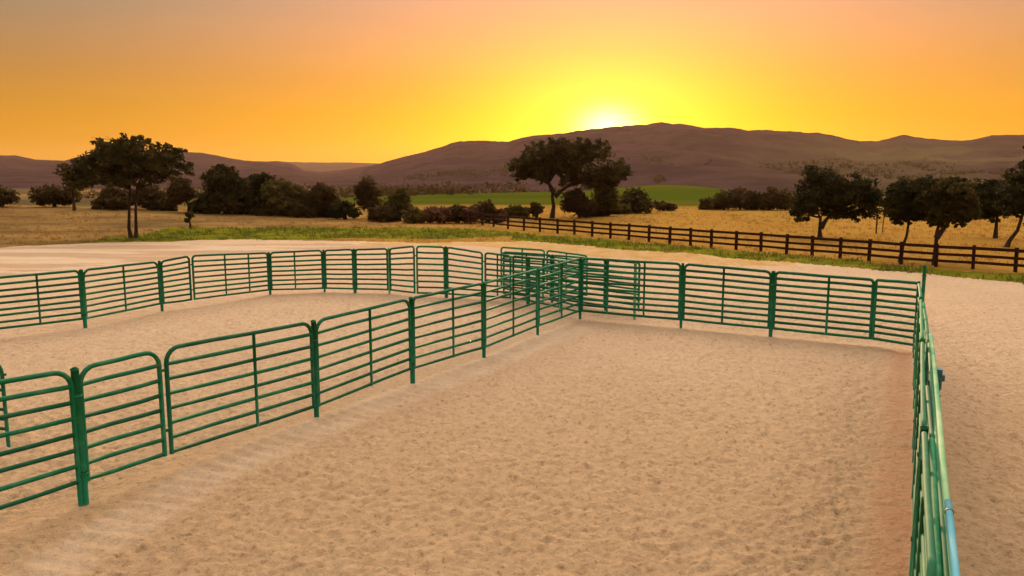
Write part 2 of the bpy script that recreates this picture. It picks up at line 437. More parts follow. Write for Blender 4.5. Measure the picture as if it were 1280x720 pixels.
tree('oak_tree', 'largest oak on the left with broad umbrella crown on a forked trunk', 'tree', (164, 298),
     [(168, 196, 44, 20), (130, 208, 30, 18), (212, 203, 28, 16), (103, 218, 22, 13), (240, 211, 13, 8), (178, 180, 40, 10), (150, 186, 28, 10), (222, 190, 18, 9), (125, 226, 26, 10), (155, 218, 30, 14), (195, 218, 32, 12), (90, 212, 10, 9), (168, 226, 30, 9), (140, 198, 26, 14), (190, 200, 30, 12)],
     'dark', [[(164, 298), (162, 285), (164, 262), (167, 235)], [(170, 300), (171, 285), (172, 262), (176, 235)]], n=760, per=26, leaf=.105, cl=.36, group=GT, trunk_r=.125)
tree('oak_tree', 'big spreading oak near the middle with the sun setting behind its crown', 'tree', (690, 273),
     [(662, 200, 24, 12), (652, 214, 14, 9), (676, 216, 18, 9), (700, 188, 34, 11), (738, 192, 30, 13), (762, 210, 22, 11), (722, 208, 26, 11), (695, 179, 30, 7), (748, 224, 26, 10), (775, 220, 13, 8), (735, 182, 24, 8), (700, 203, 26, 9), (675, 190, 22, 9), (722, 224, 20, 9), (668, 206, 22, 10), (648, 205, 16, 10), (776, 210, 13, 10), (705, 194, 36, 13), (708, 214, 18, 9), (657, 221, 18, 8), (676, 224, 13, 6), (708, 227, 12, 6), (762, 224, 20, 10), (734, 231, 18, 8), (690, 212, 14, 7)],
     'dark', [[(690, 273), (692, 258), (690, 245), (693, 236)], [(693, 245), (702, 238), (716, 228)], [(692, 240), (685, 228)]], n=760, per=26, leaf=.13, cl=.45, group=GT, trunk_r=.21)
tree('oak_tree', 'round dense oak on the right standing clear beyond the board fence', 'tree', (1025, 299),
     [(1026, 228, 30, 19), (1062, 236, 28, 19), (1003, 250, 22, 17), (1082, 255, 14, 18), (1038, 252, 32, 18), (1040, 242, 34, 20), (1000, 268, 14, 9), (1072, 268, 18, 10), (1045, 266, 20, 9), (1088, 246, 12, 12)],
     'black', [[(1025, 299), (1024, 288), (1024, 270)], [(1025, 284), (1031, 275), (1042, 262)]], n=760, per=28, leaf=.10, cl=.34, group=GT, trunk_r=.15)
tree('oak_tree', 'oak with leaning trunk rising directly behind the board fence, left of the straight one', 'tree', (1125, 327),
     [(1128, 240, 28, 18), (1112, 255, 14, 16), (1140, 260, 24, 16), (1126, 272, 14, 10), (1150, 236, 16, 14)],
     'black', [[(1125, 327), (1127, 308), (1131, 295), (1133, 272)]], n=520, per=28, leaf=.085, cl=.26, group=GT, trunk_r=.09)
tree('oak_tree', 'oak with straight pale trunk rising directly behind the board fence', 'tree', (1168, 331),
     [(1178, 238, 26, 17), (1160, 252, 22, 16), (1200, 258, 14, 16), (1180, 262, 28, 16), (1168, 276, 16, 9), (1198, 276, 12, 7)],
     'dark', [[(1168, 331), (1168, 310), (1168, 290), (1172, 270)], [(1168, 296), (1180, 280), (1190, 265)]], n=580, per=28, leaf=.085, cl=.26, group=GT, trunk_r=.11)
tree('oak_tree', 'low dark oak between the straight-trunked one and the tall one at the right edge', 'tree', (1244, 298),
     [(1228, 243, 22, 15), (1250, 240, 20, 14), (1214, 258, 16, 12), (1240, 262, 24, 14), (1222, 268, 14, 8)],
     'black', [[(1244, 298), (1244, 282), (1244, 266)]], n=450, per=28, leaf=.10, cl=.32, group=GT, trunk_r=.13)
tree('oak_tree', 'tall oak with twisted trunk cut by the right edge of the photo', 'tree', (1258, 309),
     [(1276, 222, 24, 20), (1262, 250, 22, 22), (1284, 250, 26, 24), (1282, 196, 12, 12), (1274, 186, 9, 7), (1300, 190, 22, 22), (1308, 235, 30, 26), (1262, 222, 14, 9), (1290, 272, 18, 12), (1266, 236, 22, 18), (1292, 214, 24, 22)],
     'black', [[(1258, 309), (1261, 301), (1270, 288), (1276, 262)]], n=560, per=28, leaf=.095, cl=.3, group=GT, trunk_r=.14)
GB = 'trees and bushes along the left of the valley'
tree('slender_tree', 'slender pale-trunked tree standing behind the largest left oak', 'tree', (93, 263),
     [(98, 232, 13, 8), (88, 226, 8, 7)], 'brown', [[(93, 263), (93, 248), (92, 232)]], n=90, per=18, leaf=.12, cl=.4, group=GB, trunk_r=.12)
tree('bush', 'wide brown bush behind the mound at far left', 'bush', (68, 259), [(66, 243, 18, 11), (80, 246, 16, 9), (54, 246, 10, 8)], 'brown', n=170, per=26, leaf=.17, cl=.6, group=GB, part='foliage')
tree('bush', 'small dark bush cut by the left edge behind the mound', 'bush', (3, 259), [(2, 246, 13, 9), (-8, 244, 12, 9)], 'brown', n=100, per=26, leaf=.17, cl=.6, group=GB, part='foliage')
tree('bush', 'dark rounded bush right behind the trunk of the largest left oak', 'bush', (150, 261), [(148, 244, 16, 12), (190, 245, 16, 12), (168, 246, 16, 10)], 'brown', n=230, per=26, leaf=.17, cl=.6, group=GB, part='foliage')
tree('round_tree', 'round-headed tree on thin trunk right of the largest left oak', 'tree', (232, 266),
     [(228, 238, 15, 15), (222, 246, 10, 8)], 'brown', [[(236, 268), (236, 258), (232, 246)]], n=180, per=26, leaf=.14, cl=.5, group=GB, trunk_r=.13)
tree('sapling', 'small lone sapling on the dry slope above the green strip', 'small tree', (238, 285), [(238, 269, 6, 6), (235, 275, 5, 4)], 'olive', n=50, per=18, leaf=.09, cl=.2, group=GB, trunk_r=.09)
tree('dark_tree', 'tallest dark tree of the left thicket', 'tree', (282, 268), [(280, 222, 20, 12), (276, 240, 28, 16), (290, 250, 30, 16), (264, 252, 18, 13), (284, 211, 12, 6), (300, 236, 14, 12)], 'dark', n=520, per=28, leaf=.16, cl=.55, group=GB, trunk_r=.2)
tree('dark_tree', 'dark tree second from the left in the thicket, behind its tallest', 'tree', (325, 268), [(322, 228, 16, 9), (328, 242, 26, 15), (312, 256, 26, 13), (335, 222, 9, 6), (345, 252, 20, 14)], 'black', n=420, per=28, leaf=.16, cl=.55, group=GB, trunk_r=.2)
tree('olive_tree', 'olive green tree in the middle of the left thicket', 'tree', (356, 270), [(352, 236, 20, 11), (362, 250, 24, 16), (345, 256, 20, 14), (376, 246, 12, 10)], 'olive', n=360, per=28, leaf=.16, cl=.5, group=GB, trunk_r=.18)
tree('dark_tree', 'brownish tree at the right end of the left thicket', 'tree', (402, 271), [(405, 240, 14, 9), (398, 252, 22, 14), (412, 258, 16, 12), (382, 258, 16, 12)], 'brown', n=340, per=28, leaf=.16, cl=.5, group=GB, trunk_r=.18)
tree('bush', 'low black bush right of the left thicket', 'bush', (432, 274), [(430, 262, 14, 8), (442, 266, 9, 6), (420, 266, 9, 6)], 'black', n=150, per=26, leaf=.15, cl=.45, group=GB, part='foliage')
tree('thin_tree', 'tall thin airy tree standing alone right of the left thicket', 'tree', (463, 273), [(460, 232, 14, 10), (466, 244, 14, 10), (456, 250, 12, 10), (470, 258, 8, 10), (452, 238, 8, 8)], 'brown', [[(463, 274), (462, 255), (464, 238)], [(462, 262), (455, 245)]], n=170, per=20, leaf=.14, cl=.5, group=GB, trunk_r=.13)
tree('olive_tree', 'small olive tree right of the tall thin airy tree', 'tree', (500, 276), [(500, 246, 12, 8), (505, 258, 12, 10), (490, 256, 10, 9)], 'olive', n=150, per=24, leaf=.15, cl=.5, group=GB, trunk_r=.13)
GR = 'reddish brush at the far end of the board fence'
reds = [(520, 270, 14, 8, 'olive', 'olive tinged brush clump left of the reddish row'), (538, 268, 13, 9, 'red', 'first reddish brush clump from the left, right of the olive clump'),
        (556, 269, 12, 8, 'red', 'low reddish brush clump, second from the left in its row'), (572, 266, 12, 10, 'brown', 'brown brush clump in the middle of the reddish row'),
        (588, 267, 11, 10, 'red', 'reddish brush clump beside the taller brown bush'), (608, 264, 13, 12, 'brown', 'taller brown bush at the far end of the board fence'),
        (624, 270, 8, 7, 'red', 'small reddish clump at the right end of the brush row')]
for (x, y, rx, ry, m_, lb) in reds:
    tree('brush', lb, 'bush', (x, 279), [(x, y, rx, ry), (x - rx * .5, y + 3, rx * .7, ry * .7), (x + rx * .5, y + 2, rx * .7, ry * .8)], m_, n=120, per=24, leaf=.13, cl=.42, group=GR, part='foliage', trunk_r=.06)
GM = 'bushes and trees around the middle oak'
tree('bush', 'small dark bush just left of the middle oak trunk', 'bush', (670, 275), [(670, 262, 10, 8)], 'brown', n=70, per=22, leaf=.14, cl=.4, group=GM, part='foliage')
tree('bush', 'round brown bush just right of the middle oak trunk', 'bush', (724, 272), [(720, 250, 15, 12), (728, 258, 16, 12), (712, 256, 10, 9)], 'brown', n=240, per=26, leaf=.16, cl=.5, group=GM, part='foliage')
tree('pale_tree', 'faint olive tree under the right side of the middle oak crown', 'tree', (758, 270), [(752, 246, 10, 12), (764, 250, 10, 12), (758, 236, 10, 8)], 'olive', [[(760, 270), (759, 250), (758, 238)]], n=130, per=22, leaf=.16, cl=.5, group=GM, trunk_r=.15)
tree('bush', 'dark dome shaped bush right of the middle oak at the field edge', 'bush', (797, 267), [(795, 250, 16, 11), (800, 257, 16, 9), (785, 257, 10, 8)], 'dark', n=220, per=26, leaf=.18, cl=.55, group=GM, part='foliage')
tree('bush', 'long low bush right of the dark dome shaped bush', 'bush', (830, 264), [(826, 257, 12, 5), (838, 259, 9, 4)], 'brown', n=90, per=22, leaf=.16, cl=.45, group=GM, part='foliage')
hed = [(905, 250, 12, 9, 'olive', 'olive hedge tree at the left end of the far hedge'), (925, 248, 14, 11, 'brown', 'brown hedge tree second in the far hedge'),
       (945, 251, 13, 9, 'dark', 'dark hedge tree third in the far hedge'), (962, 249, 12, 10, 'brown', 'brown hedge tree near the round oak end of the far hedge'),
       (885, 255, 10, 6, 'olive', 'low olive shrub leading up to the far hedge'), (982, 250, 9, 9, 'olive', 'hedge tree half hidden behind the round dense oak')]
for (x, y, rx, ry, m_, lb) in hed:
    tree('hedge_tree', lb, 'tree', (x, 262.5), [(x, y, rx, ry), (x + rx * .5, y + 3, rx * .7, ry * .7), (x - rx * .5, y + 4, rx * .7, ry * .7)], m_, n=130, per=24, leaf=.2, cl=.6, group='trees of the far hedge', trunk_r=.12)

fill = [(140, 262, 22, 9, 'brown', 'low brown bush left of the largest left oak trunk'), (205, 263, 18, 8, 'dark', 'low dark bush between the largest left oak and the round-headed tree'),
        (258, 267, 16, 9, 'black', 'low black bush at the left foot of the thicket'), (342, 270, 24, 9, 'dark', 'low spreading bush at the foot of the middle of the thicket'),
        (378, 271, 22, 9, 'brown', 'low brown bush between the olive tree and the end of the thicket'), (482, 276, 18, 9, 'brown', 'low bush between the thin airy tree and the small olive tree'),
        (645, 272, 14, 7, 'olive', 'faint low shrub just above the left part of the board fence'), (745, 270, 14, 6, 'brown', 'low shrub between the round bush and the faint olive tree'),
        (770, 268, 14, 7, 'olive', 'low shrub left of the dark dome shaped bush')]
for (x, yb, rx, ry, m_, lb) in fill:
    tree('bush', lb, 'bush', (x, yb), [(x, yb - ry, rx, ry), (x - rx * .6, yb - ry * .8, rx * .6, ry * .8), (x + rx * .6, yb - ry * .9, rx * .6, ry * .9)], m_, n=170, per=24, leaf=.15, cl=.45, group='low bushes along the pasture edge', part='foliage', trunk_r=.07)

# bare poles on the right
for (x, yb, yt, lb) in ((1095, 292, 262, 'bare dark pole left of the leaning oak in the golden field'), (1103, 291, 264, 'thin bare stick right of the bare dark pole')):
    P = gt(x, yb); r_ = .055 if x < 1100 else .035
    root = empty('wooden_pole', P); tag(root, lb, 'pole', 'bare poles in the golden field')
    tube('shaft', [(0, 0, -.1), (.01, 0, .8), (.03 if x < 1100 else .12, 0, hgt(P, yt))], r_, BARK, root, 8)

# ------------------------------------------------------------------ ground sheet
def axis(lo, hi, fine_lo, fine_hi, step, grow):
    a = list(np.arange(fine_lo, fine_hi + 1e-6, step)); s = step
    while a[-1] < hi: s *= grow; a.append(a[-1] + s)
    s = step; left = []
    x = fine_lo
    while x > lo: s *= grow; x -= s; left.append(x)
    return np.array(left[::-1] + a)
xs = axis(-9000, 9000, -8.5, 11.5, .030, 1.022)
ys = [-400, -100, -30, -8, 0, 3, 5, 6.5]
y = 7.2
while y < 9000:
    ys.append(y); y *= 1.0037 if y < 28 else (1.009 if y < 120 else 1.03)
ys = np.array(ys)
GX, GY = np.meshgrid(xs, ys)
GZ = tz(GX, GY)
rr_ = np.hypot(GX, GY)
def polymask(poly, X, Y):
    ins = np.zeros(X.shape, bool); n = len(poly)
    for i in range(n):
        x1, y1 = poly[i]; x2, y2 = poly[(i + 1) % n]
        if y1 == y2: continue
        c = ((y1 > Y) != (y2 > Y)) & (X < (x2 - x1) * (Y - y1) / (y2 - y1) + x1)
        ins ^= c
    return ins
def segdist(pts, X, Y):
    best = np.full(X.shape, 1e9); along = np.zeros(X.shape); acc = 0
    for a, b in zip(pts[:-1], pts[1:]):
        dx, dy = b[0] - a[0], b[1] - a[1]; L2 = dx * dx + dy * dy
        t = np.clip(((X - a[0]) * dx + (Y - a[1]) * dy) / L2, 0, 1)
        d = np.hypot(X - a[0] - t * dx, Y - a[1] - t * dy)
        k = d < best; best = np.where(k, d, best); along = np.where(k, acc + t * math.sqrt(L2), along); acc += math.sqrt(L2)
    return best, along
g2 = lambda L_: [tuple(gp(*p)[:2]) for p in L_]
# soft world-space zones
wx = GX + 2.2 * fbm(GX * .12, GY * .12, 3); wy = GY + 3.2 * fbm(GX * .10, GY * .16, 5)
pasture_edge = g2([(-900, 322), (-300, 315), (0, 309), (60, 306), (120, 303.5), (330, 299), (430, 299), (520, 303), (590, 303), (660, 303), (760, 306), (850, 313), (960, 323), (1080, 333), (1200, 344), (1280, 350), (1500, 366), (2200, 400)])
back = [(9000, 60), (9000, 9500), (-9000, 9500), (-9000, 60)]
pasture = polymask(pasture_edge + back, wx, wy).astype(float)
green_l = polymask(g2([(95, 303), (180, 293), (225, 286), (300, 285), (420, 285.5), (560, 284), (640, 288), (650, 294), (560, 297), (430, 296), (330, 300), (200, 301)]), wx, wy).astype(float)
green_r = polymask(g2([(640, 300), (640, 290), (760, 300), (860, 308), (960, 317), (1080, 327), (1200, 337), (1300, 343), (1500, 360), (1500, 372), (1200, 346), (1080, 336), (960, 326), (850, 316), (760, 309)]), GX + .6 * fbm(GX * .4, GY * .4, 3), GY + 1.0 * fbm(GX * .4, GY * .4, 9)).astype(float)
mound_green = np.exp(-((GX + 48) / 10) ** 2 - ((GY - 82) / 4) ** 2)
edge_dirt = polymask(g2([(430, 304), (520, 299), (640, 297), (760, 305), (850, 312), (1000, 322), (1000, 335), (850, 326), (740, 320), (600, 309)]), wx, wy).astype(float)
far_green = sm(92, 98, rr_ + 6 * fbm(GX * .03, GY * .03, 7)) * (1 - .75 * sm(.0, .25, fbm(GX * .006, GY * .012, 2))) 
white = polymask(g2([(-600, 350), (-600, 312), (0, 306), (200, 305), (400, 305), (560, 308), (420, 312), (250, 318), (0, 348)]), GX + .6 * fbm(GX * .3, GY * .3, 8), GY + 1.5 * fbm(GX * .2, GY * .3, 9)).astype(float)
redp = g2([(1128, 441), (1129, 520), (1124, 640), (1116, 760), (1100, 1100)])
dr, _ = segdist(redp, GX, GY); red = sm(.55, .1, dr)
trk = g2([(-10, 750), (150, 658), (260, 594), (400, 534), (520, 489), (605, 457), (672, 428), (720, 409)])
dt, al = segdist(trk, GX, GY); track = sm(.62, .25, dt)
fdist = np.full(GX.shape, 9.0)
for A, B in CORRAL:
    d_, _ = segdist([(A.x, A.y), (B.x, B.y)], GX, GY); fdist = np.minimum(fdist, d_)
# relief: hoof-churned clods, softened by the fence lines and out on the lot
near = (rr_ < 60)
churn = np.clip(sm(.25, 1.0, fdist) * (1 - .75 * track) * (1 - .6 * red), 0, 1)
cl0 = fbm(GX * 1.7, GY * 2.0, 61, 2); cl1 = fbm(GX * 7.5, GY * 10.0, 11, 1); cl2 = np.abs(fbm(GX * 10.5, GY * 13, 21, 1)); cl3 = fbm(GX * 15, GY * 17, 31, 1)
rel = (.050 * cl1 - .12 * np.minimum(cl2, .30) + .045 * cl3 + .006 * cl0) * (.28 + .72 * churn)
rel += track * .013 * np.sin(al * 2 * math.pi / .30 + 1.5 * fbm(GX * 1.5, GY * 1.5, 4)) - 0 * track
rel += .05 * fbm(GX * .35, GY * .35, 41, 2) * np.clip(fdist / 2, 0, 1)
rel += .035 * np.exp(-(fdist / .25) ** 2) * (1 - red)
GZ = GZ + np.where(near, rel, 0) * (1 - sm(35, 60, rr_)) - .0
GZ = GZ + sm(50, 70, rr_) * .10 * fbm(GX * .25, GY * .25, 51, 3)
nx, ny = len(xs), len(ys)
V = np.stack([GX, GY, GZ], -1).reshape(-1, 3)
ii = np.arange(nx * ny).reshape(ny, nx)
Q = np.stack([ii[:-1, :-1], ii[:-1, 1:], ii[1:, 1:], ii[1:, :-1]], -1).reshape(-1, 4)

def ground_material():
    m = bpy.data.materials.new('arena_sand_and_pasture'); m.use_nodes = True; nt = m.node_tree; N = nt.nodes; L = nt.links
    b = N['Principled BSDF']; b.inputs['Roughness'].default_value = .95; b.inputs['Specular IOR Level'].default_value = 0
    tc = N.new('ShaderNodeTexCoord')
    def noise(scale, det=6, vec=None, rough=.6, sc=(1, 1, 1)):
        mp = N.new('ShaderNodeMapping'); mp.inputs['Scale'].default_value = sc; L.new(tc.outputs['Object'], mp.inputs[0])
        n = N.new('ShaderNodeTexNoise'); n.inputs['Scale'].default_value = scale; n.inputs['Detail'].default_value = det; n.inputs['Roughness'].default_value = rough
        L.new(mp.outputs[0], n.inputs['Vector']); return n.outputs['Fac']
    def mrange(s, a, c, lo=0, hi=1):
        r = N.new('ShaderNodeMapRange'); r.inputs[1].default_value = a; r.inputs[2].default_value = c; r.inputs[3].default_value = lo; r.inputs[4].default_value = hi
        L.new(s, r.inputs[0]); return r.outputs[0]
    def math_(op, a, c):
        n = N.new('ShaderNodeMath'); n.operation = op
        for k, v in ((0, a), (1, c)):
            if isinstance(v, (int, float)): n.inputs[k].default_value = v
            else: L.new(v, n.inputs[k])
        return n.outputs[0]
    def mix(f, a, c):
        n = N.new('ShaderNodeMix'); n.data_type = 'RGBA'
        if isinstance(f, float): n.inputs[0].default_value = f
        else: L.new(f, n.inputs[0])
        for k, v in ((6, a), (7, c)):
            if isinstance(v, tuple): n.inputs[k].default_value = (*v, 1)
            else: L.new(v, n.inputs[k])
        return n.outputs[2]
    def attr(nm):
        a = N.new('ShaderNodeAttribute'); a.attribute_name = nm; s = N.new('ShaderNodeSeparateColor'); L.new(a.outputs['Color'], s.inputs[0]); return s.outputs
    za, zb, zc = attr('zone_a'), attr('zone_b'), attr('zone_c')
    sand = mix(mrange(noise(.35, 5), .35, .65), (.535, .365, .228), (.50, .335, .205))
    sand = mix(mrange(noise(5, 8, rough=.75), .42, .68), sand, (.455, .305, .185))
    sand = mix(mrange(noise(11, 6, rough=.7), .54, .68, 0, .9), sand, (.27, .155, .085))
    sand = mix(mrange(noise(45, 4, rough=.7), .56, .70, 0, .4), sand, (.62, .47, .33))
    near_vignette = attr('zone_d')[0]  # lens vignette painted into the sand colour, darker and browner towards the camera
    dm = N.new('ShaderNodeMix'); dm.data_type = 'RGBA'; dm.blend_type = 'MULTIPLY'; L.new(mrange(math_('ADD', near_vignette, math_('MULTIPLY', math_('SUBTRACT', noise(.4, 5), .5), .5)), 0, 1), dm.inputs[0]); L.new(sand, dm.inputs[6]); dm.inputs[7].default_value = (.93, .885, .78, 1); sand = dm.outputs[2]
    soft = noise(1.3, 6, rough=.65)
    def edge(a, amt=.5):                        # noisy edge of a zone
        return mrange(math_('ADD', a, math_('MULTIPLY', math_('SUBTRACT', soft, .5), amt * 2)), .35, .65)
    c = sand
    streak = mrange(noise(.5, 6, sc=(.2, 1.4, 1)), .42, .58)
    c = mix(math_('MULTIPLY', edge(za[2], .6), math_('MULTIPLY', streak, .8)), c, (.52, .395, .275))
    c = mix(math_('MULTIPLY', edge(za[2], .6), mrange(noise(.35, 6, sc=(.22, 1.3, 1), rough=.6), .47, .54, 0, .85)), c, (.37, .24, .145))
    c = mix(math_('MULTIPLY', math_('MULTIPLY', zb[1], mrange(soft, .35, .6, .35, 1)), .42), c, (.50, .20, .10))
    c = mix(math_('MULTIPLY', math_('MULTIPLY', zb[2], mrange(soft, .35, .6, .3, 1)), .45), c, (.66, .48, .33))
    golddirt = mix(mrange(noise(.8, 5), .35, .65), (.40, .23, .07), (.50, .31, .15))
    c = mix(edge(zc[0], .7), c, golddirt)
    # pasture
    dry = mix(mrange(noise(.22, 6, sc=(.5, 1, 1)), .35, .65), (.31, .165, .034), (.27, .135, .026))
    dry = mix(mrange(noise(2.4, 5), .45, .68, 0, .4), dry, (.22, .115, .018))
    dryl = mix(mrange(noise(.3, 6, sc=(.4, 1, 1)), .38, .62), (.25, .135, .042), (.12, .072, .027))
    dry = mix(zc[1], dry, dryl)
    grass = mix(mrange(noise(.6, 6, sc=(.4, 1, 1)), .38, .62), (.085, .105, .006), (.19, .145, .015))
    grass = mix(mrange(noise(5, 4), .45, .65, 0, .6), grass, (.07, .07, .006))
    c = mix(edge(za[1], .6), c, dry)
    c = mix(edge(za[0], .8), c, grass)
    fg = mix(mrange(noise(.012, 5, sc=(.6, 1, 1)), .40, .60), (.038, .055, .004), (.070, .065, .008))
    fg = mix(zc[2], fg, mix(mrange(noise(.03, 6), .4, .6), (.060, .042, .020), (.085, .062, .025)))
    c = mix(zb[0], c, fg)
    L.new(c, b.inputs['Base Color'])
    bm = N.new('ShaderNodeBump'); bm.inputs['Distance'].default_value = .09; bm.inputs['Strength'].default_value = .9
    hn = math_('ADD', noise(9, 8, rough=.72), math_('MULTIPLY', noise(38, 4, rough=.7), .35))
    L.new(hn, bm.inputs['Height']); L.new(bm.outputs[0], b.inputs['Normal'])
    return m
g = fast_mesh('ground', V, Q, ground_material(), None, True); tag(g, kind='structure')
def set_attr(me, nm, r, gg, bb):
    a = me.attributes.new(nm, 'FLOAT_COLOR', 'POINT')
    arr = np.stack([np.broadcast_to(k, GX.shape).reshape(-1) for k in (r, gg, bb, np.ones(GX.shape))], -1).astype(np.float32)
    a.data.foreach_set('color', arr.ravel())
fgm = far_green * (GY > 0)
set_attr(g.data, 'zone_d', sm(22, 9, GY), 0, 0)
set_attr(g.data, 'zone_a', np.clip(green_l + green_r * .95 + mound_green, 0, 1), pasture, white)
set_attr(g.data, 'zone_b', fgm, red, track)
set_attr(g.data, 'zone_c', edge_dirt * .8, sm(5, -25, GX), np.clip(1 - np.exp(-(np.maximum(0, np.abs(GX - 15 + 20 * fbm(GX * .01, GY * .01, 71)) - 45) / 25) ** 2) + sm(300, 380, rr_ + 40 * fbm(GX * .01, GY * .01, 72)), 0, 1))

# grass tufts where the sand meets the pasture (nobody could count them)
def tufts(name, mask, n, size, m, xr, yr, dens=None):
    X = RNG.uniform(*xr, n); Y = np.exp(RNG.uniform(math.log(yr[0]), math.log(yr[1]), n))
    ix = np.clip(np.searchsorted(xs, X), 0, nx - 1); iy = np.clip(np.searchsorted(ys, Y), 0, ny - 1)
    keep = (mask[iy, ix] * (.6 + 1.2 * fbm(X * .5, Y * .5, 77)) > RNG.random(n)) & (np.abs(X) < Y * .75)
    X, Y = X[keep], Y[keep]; Z = GZ[iy[keep], ix[keep]]
    per = 5; X, Y, Z = (np.repeat(q, per) for q in (X, Y, Z)); k = len(X)
    X = X + RNG.normal(0, .10, k); Y = Y + RNG.normal(0, .10, k)
    h = size * (.4 + RNG.random(k)); w = size * .18 * (.6 + RNG.random(k)); an = RNG.uniform(0, math.pi, k); lx = RNG.normal(0, .35, k) * h; ly = RNG.normal(0, .35, k) * h
    ca, sa = np.cos(an) * w, np.sin(an) * w
    V = np.stack([np.stack([X - ca, Y - sa, Z - .01], -1), np.stack([X + ca, Y + sa, Z - .01], -1), np.stack([X + lx + ca * .3, Y + ly + sa * .3, Z + h], -1), np.stack([X + lx - ca * .3, Y + ly - sa * .3, Z + h], -1)], 1).reshape(-1, 3)
    o = fast_mesh(name, V, np.arange(k * 4).reshape(-1, 4), m); return o
o = tufts('grass', np.clip(green_l + green_r, 0, 1), 60000, .13, LEAFM['grass'], (-60, 60), (28, 75)); tag(o, 'short green grass along the sand edge and under the board fence', 'grass', kind='stuff')
o = tufts('dry_grass', np.clip(pasture - green_l - green_r, 0, 1) * (rr_ < 105), 26000, .12, LEAFM['dry'], (-80, 80), (38, 105)); tag(o, 'dry golden grass covering the pasture beyond the sand', 'dry grass', kind='stuff')

# ------------------------------------------------------------------ hills
def hill(name, prof, dist, d0, z0, m, seed, rough=1.0, step=.0016, rows=150, tail=1.25, spread=1.0):
    pxs = np.array([p[0] for p in prof], float); pys = np.array([p[1] for p in prof], float)
    ax = (pxs - 640) / F / cP * 1.0
    # angles of the skyline as tan(azimuth), tan(elevation)
    el = []
    for p in prof:
        X, Y, Z = ray(*p); el.append((X / Y, Z / Y))
    el = np.array(el)
    t = np.arange(el[0, 0], el[-1, 0], step)
    e = np.interp(t, el[:, 0], el[:, 1])
    e = e + .00075 * rough * fbm(t * 28, t * 0 + seed, seed, 3)
    e = e + .0005 * rough * fbm(t * 160, t * 0 + seed, seed + 3, 3)
    u = np.concatenate([np.linspace(0, 1, rows), 1 + (tail - 1) * np.linspace(.06, 1, 16)])
    T, U = np.meshgrid(t, u); E = np.broadcast_to(e, T.shape)
    D = d0 + (dist - d0) * U + (dist - d0) * .10 * np.sin(T * 9 + seed) * U
    zr = H + E * (dist + (dist - d0) * .10 * np.sin(T * 9 + seed))
    X = T * D; Y = D
    up = np.minimum(U, 1)
    prof_s = .35 * up + .65 * (up * up * (3 - 2 * up)) ** 1.0
    Z = z0 + (zr - z0) * prof_s
    Z = np.where(U > 1, zr - (zr - z0) * ((U - 1) / (tail - 1)) ** 1.2, Z)
    w = np.sin(np.pi * np.clip(up, 0, 1)) ** .8
    gl = np.abs(fbm(X / (170 * spread) + U * .4, Y / (420 * spread), seed + 5, 5))
    Z = Z + w * (zr - z0) * rough * (.20 * (.25 - gl) + .10 * fbm(X / (60 * spread), Y / (90 * spread), seed + 9, 4))
    V = np.stack([X, Y, Z], -1).reshape(-1, 3); a, b_ = T.shape
    ii = np.arange(a * b_).reshape(a, b_)
    Qh = np.stack([ii[:-1, :-1], ii[:-1, 1:], ii[1:, 1:], ii[1:, :-1]], -1).reshape(-1, 4)
    o = fast_mesh(name, V, Qh, m, None, True); tag(o, kind='structure'); return o, T, U, X, Y, Z
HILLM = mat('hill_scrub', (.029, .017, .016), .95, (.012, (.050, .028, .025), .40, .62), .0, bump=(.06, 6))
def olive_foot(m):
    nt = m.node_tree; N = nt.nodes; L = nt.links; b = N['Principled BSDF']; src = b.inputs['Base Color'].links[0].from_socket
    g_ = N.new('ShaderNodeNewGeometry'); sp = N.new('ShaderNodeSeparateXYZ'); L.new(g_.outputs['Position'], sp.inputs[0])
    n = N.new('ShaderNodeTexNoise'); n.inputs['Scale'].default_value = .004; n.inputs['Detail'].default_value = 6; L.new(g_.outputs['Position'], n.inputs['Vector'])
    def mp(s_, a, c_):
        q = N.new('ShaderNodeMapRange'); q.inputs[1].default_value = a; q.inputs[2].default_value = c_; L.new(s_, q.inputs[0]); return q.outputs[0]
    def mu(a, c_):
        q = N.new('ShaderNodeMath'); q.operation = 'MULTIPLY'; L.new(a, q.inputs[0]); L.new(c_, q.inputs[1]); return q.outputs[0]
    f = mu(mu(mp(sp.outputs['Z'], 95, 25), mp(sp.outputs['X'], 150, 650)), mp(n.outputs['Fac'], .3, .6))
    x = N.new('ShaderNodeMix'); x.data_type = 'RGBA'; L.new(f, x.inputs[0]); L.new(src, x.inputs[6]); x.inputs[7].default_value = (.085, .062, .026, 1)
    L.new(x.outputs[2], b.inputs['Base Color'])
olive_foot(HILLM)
HILLM2 = mat('lower_hill_grass', (.045, .030, .020), .95, (.01, (.06, .04, .025), .40, .60), .0, bump=(.05, 6))
main_prof = [(360, 262), (400, 246), (430, 228), (460, 209), (500, 197), (530, 191), (575, 178.5), (600, 177.5), (635, 178), (655, 173), (680, 170), (715, 166), (745, 163), (765, 162), (785, 157.5), (820, 156.5), (850, 157), (880, 161),
             (910, 161.5), (935, 166), (960, 165), (985, 165.5), (1010, 168), (1040, 171), (1056, 175), (1075, 178.5), (1100, 177.5), (1130, 171.5), (1170, 176.5), (1205, 177), (1240, 171), (1280, 170), (1400, 160), (1700, 172), (2000, 185)]
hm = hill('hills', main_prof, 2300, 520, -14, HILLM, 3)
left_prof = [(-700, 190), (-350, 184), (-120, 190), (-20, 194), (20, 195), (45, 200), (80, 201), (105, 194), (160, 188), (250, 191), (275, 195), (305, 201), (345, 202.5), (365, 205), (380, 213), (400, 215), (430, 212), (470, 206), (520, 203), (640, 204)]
hill('hills', left_prof, 3200, 900, -14, HILLM, 8, .8, spread=1.3)
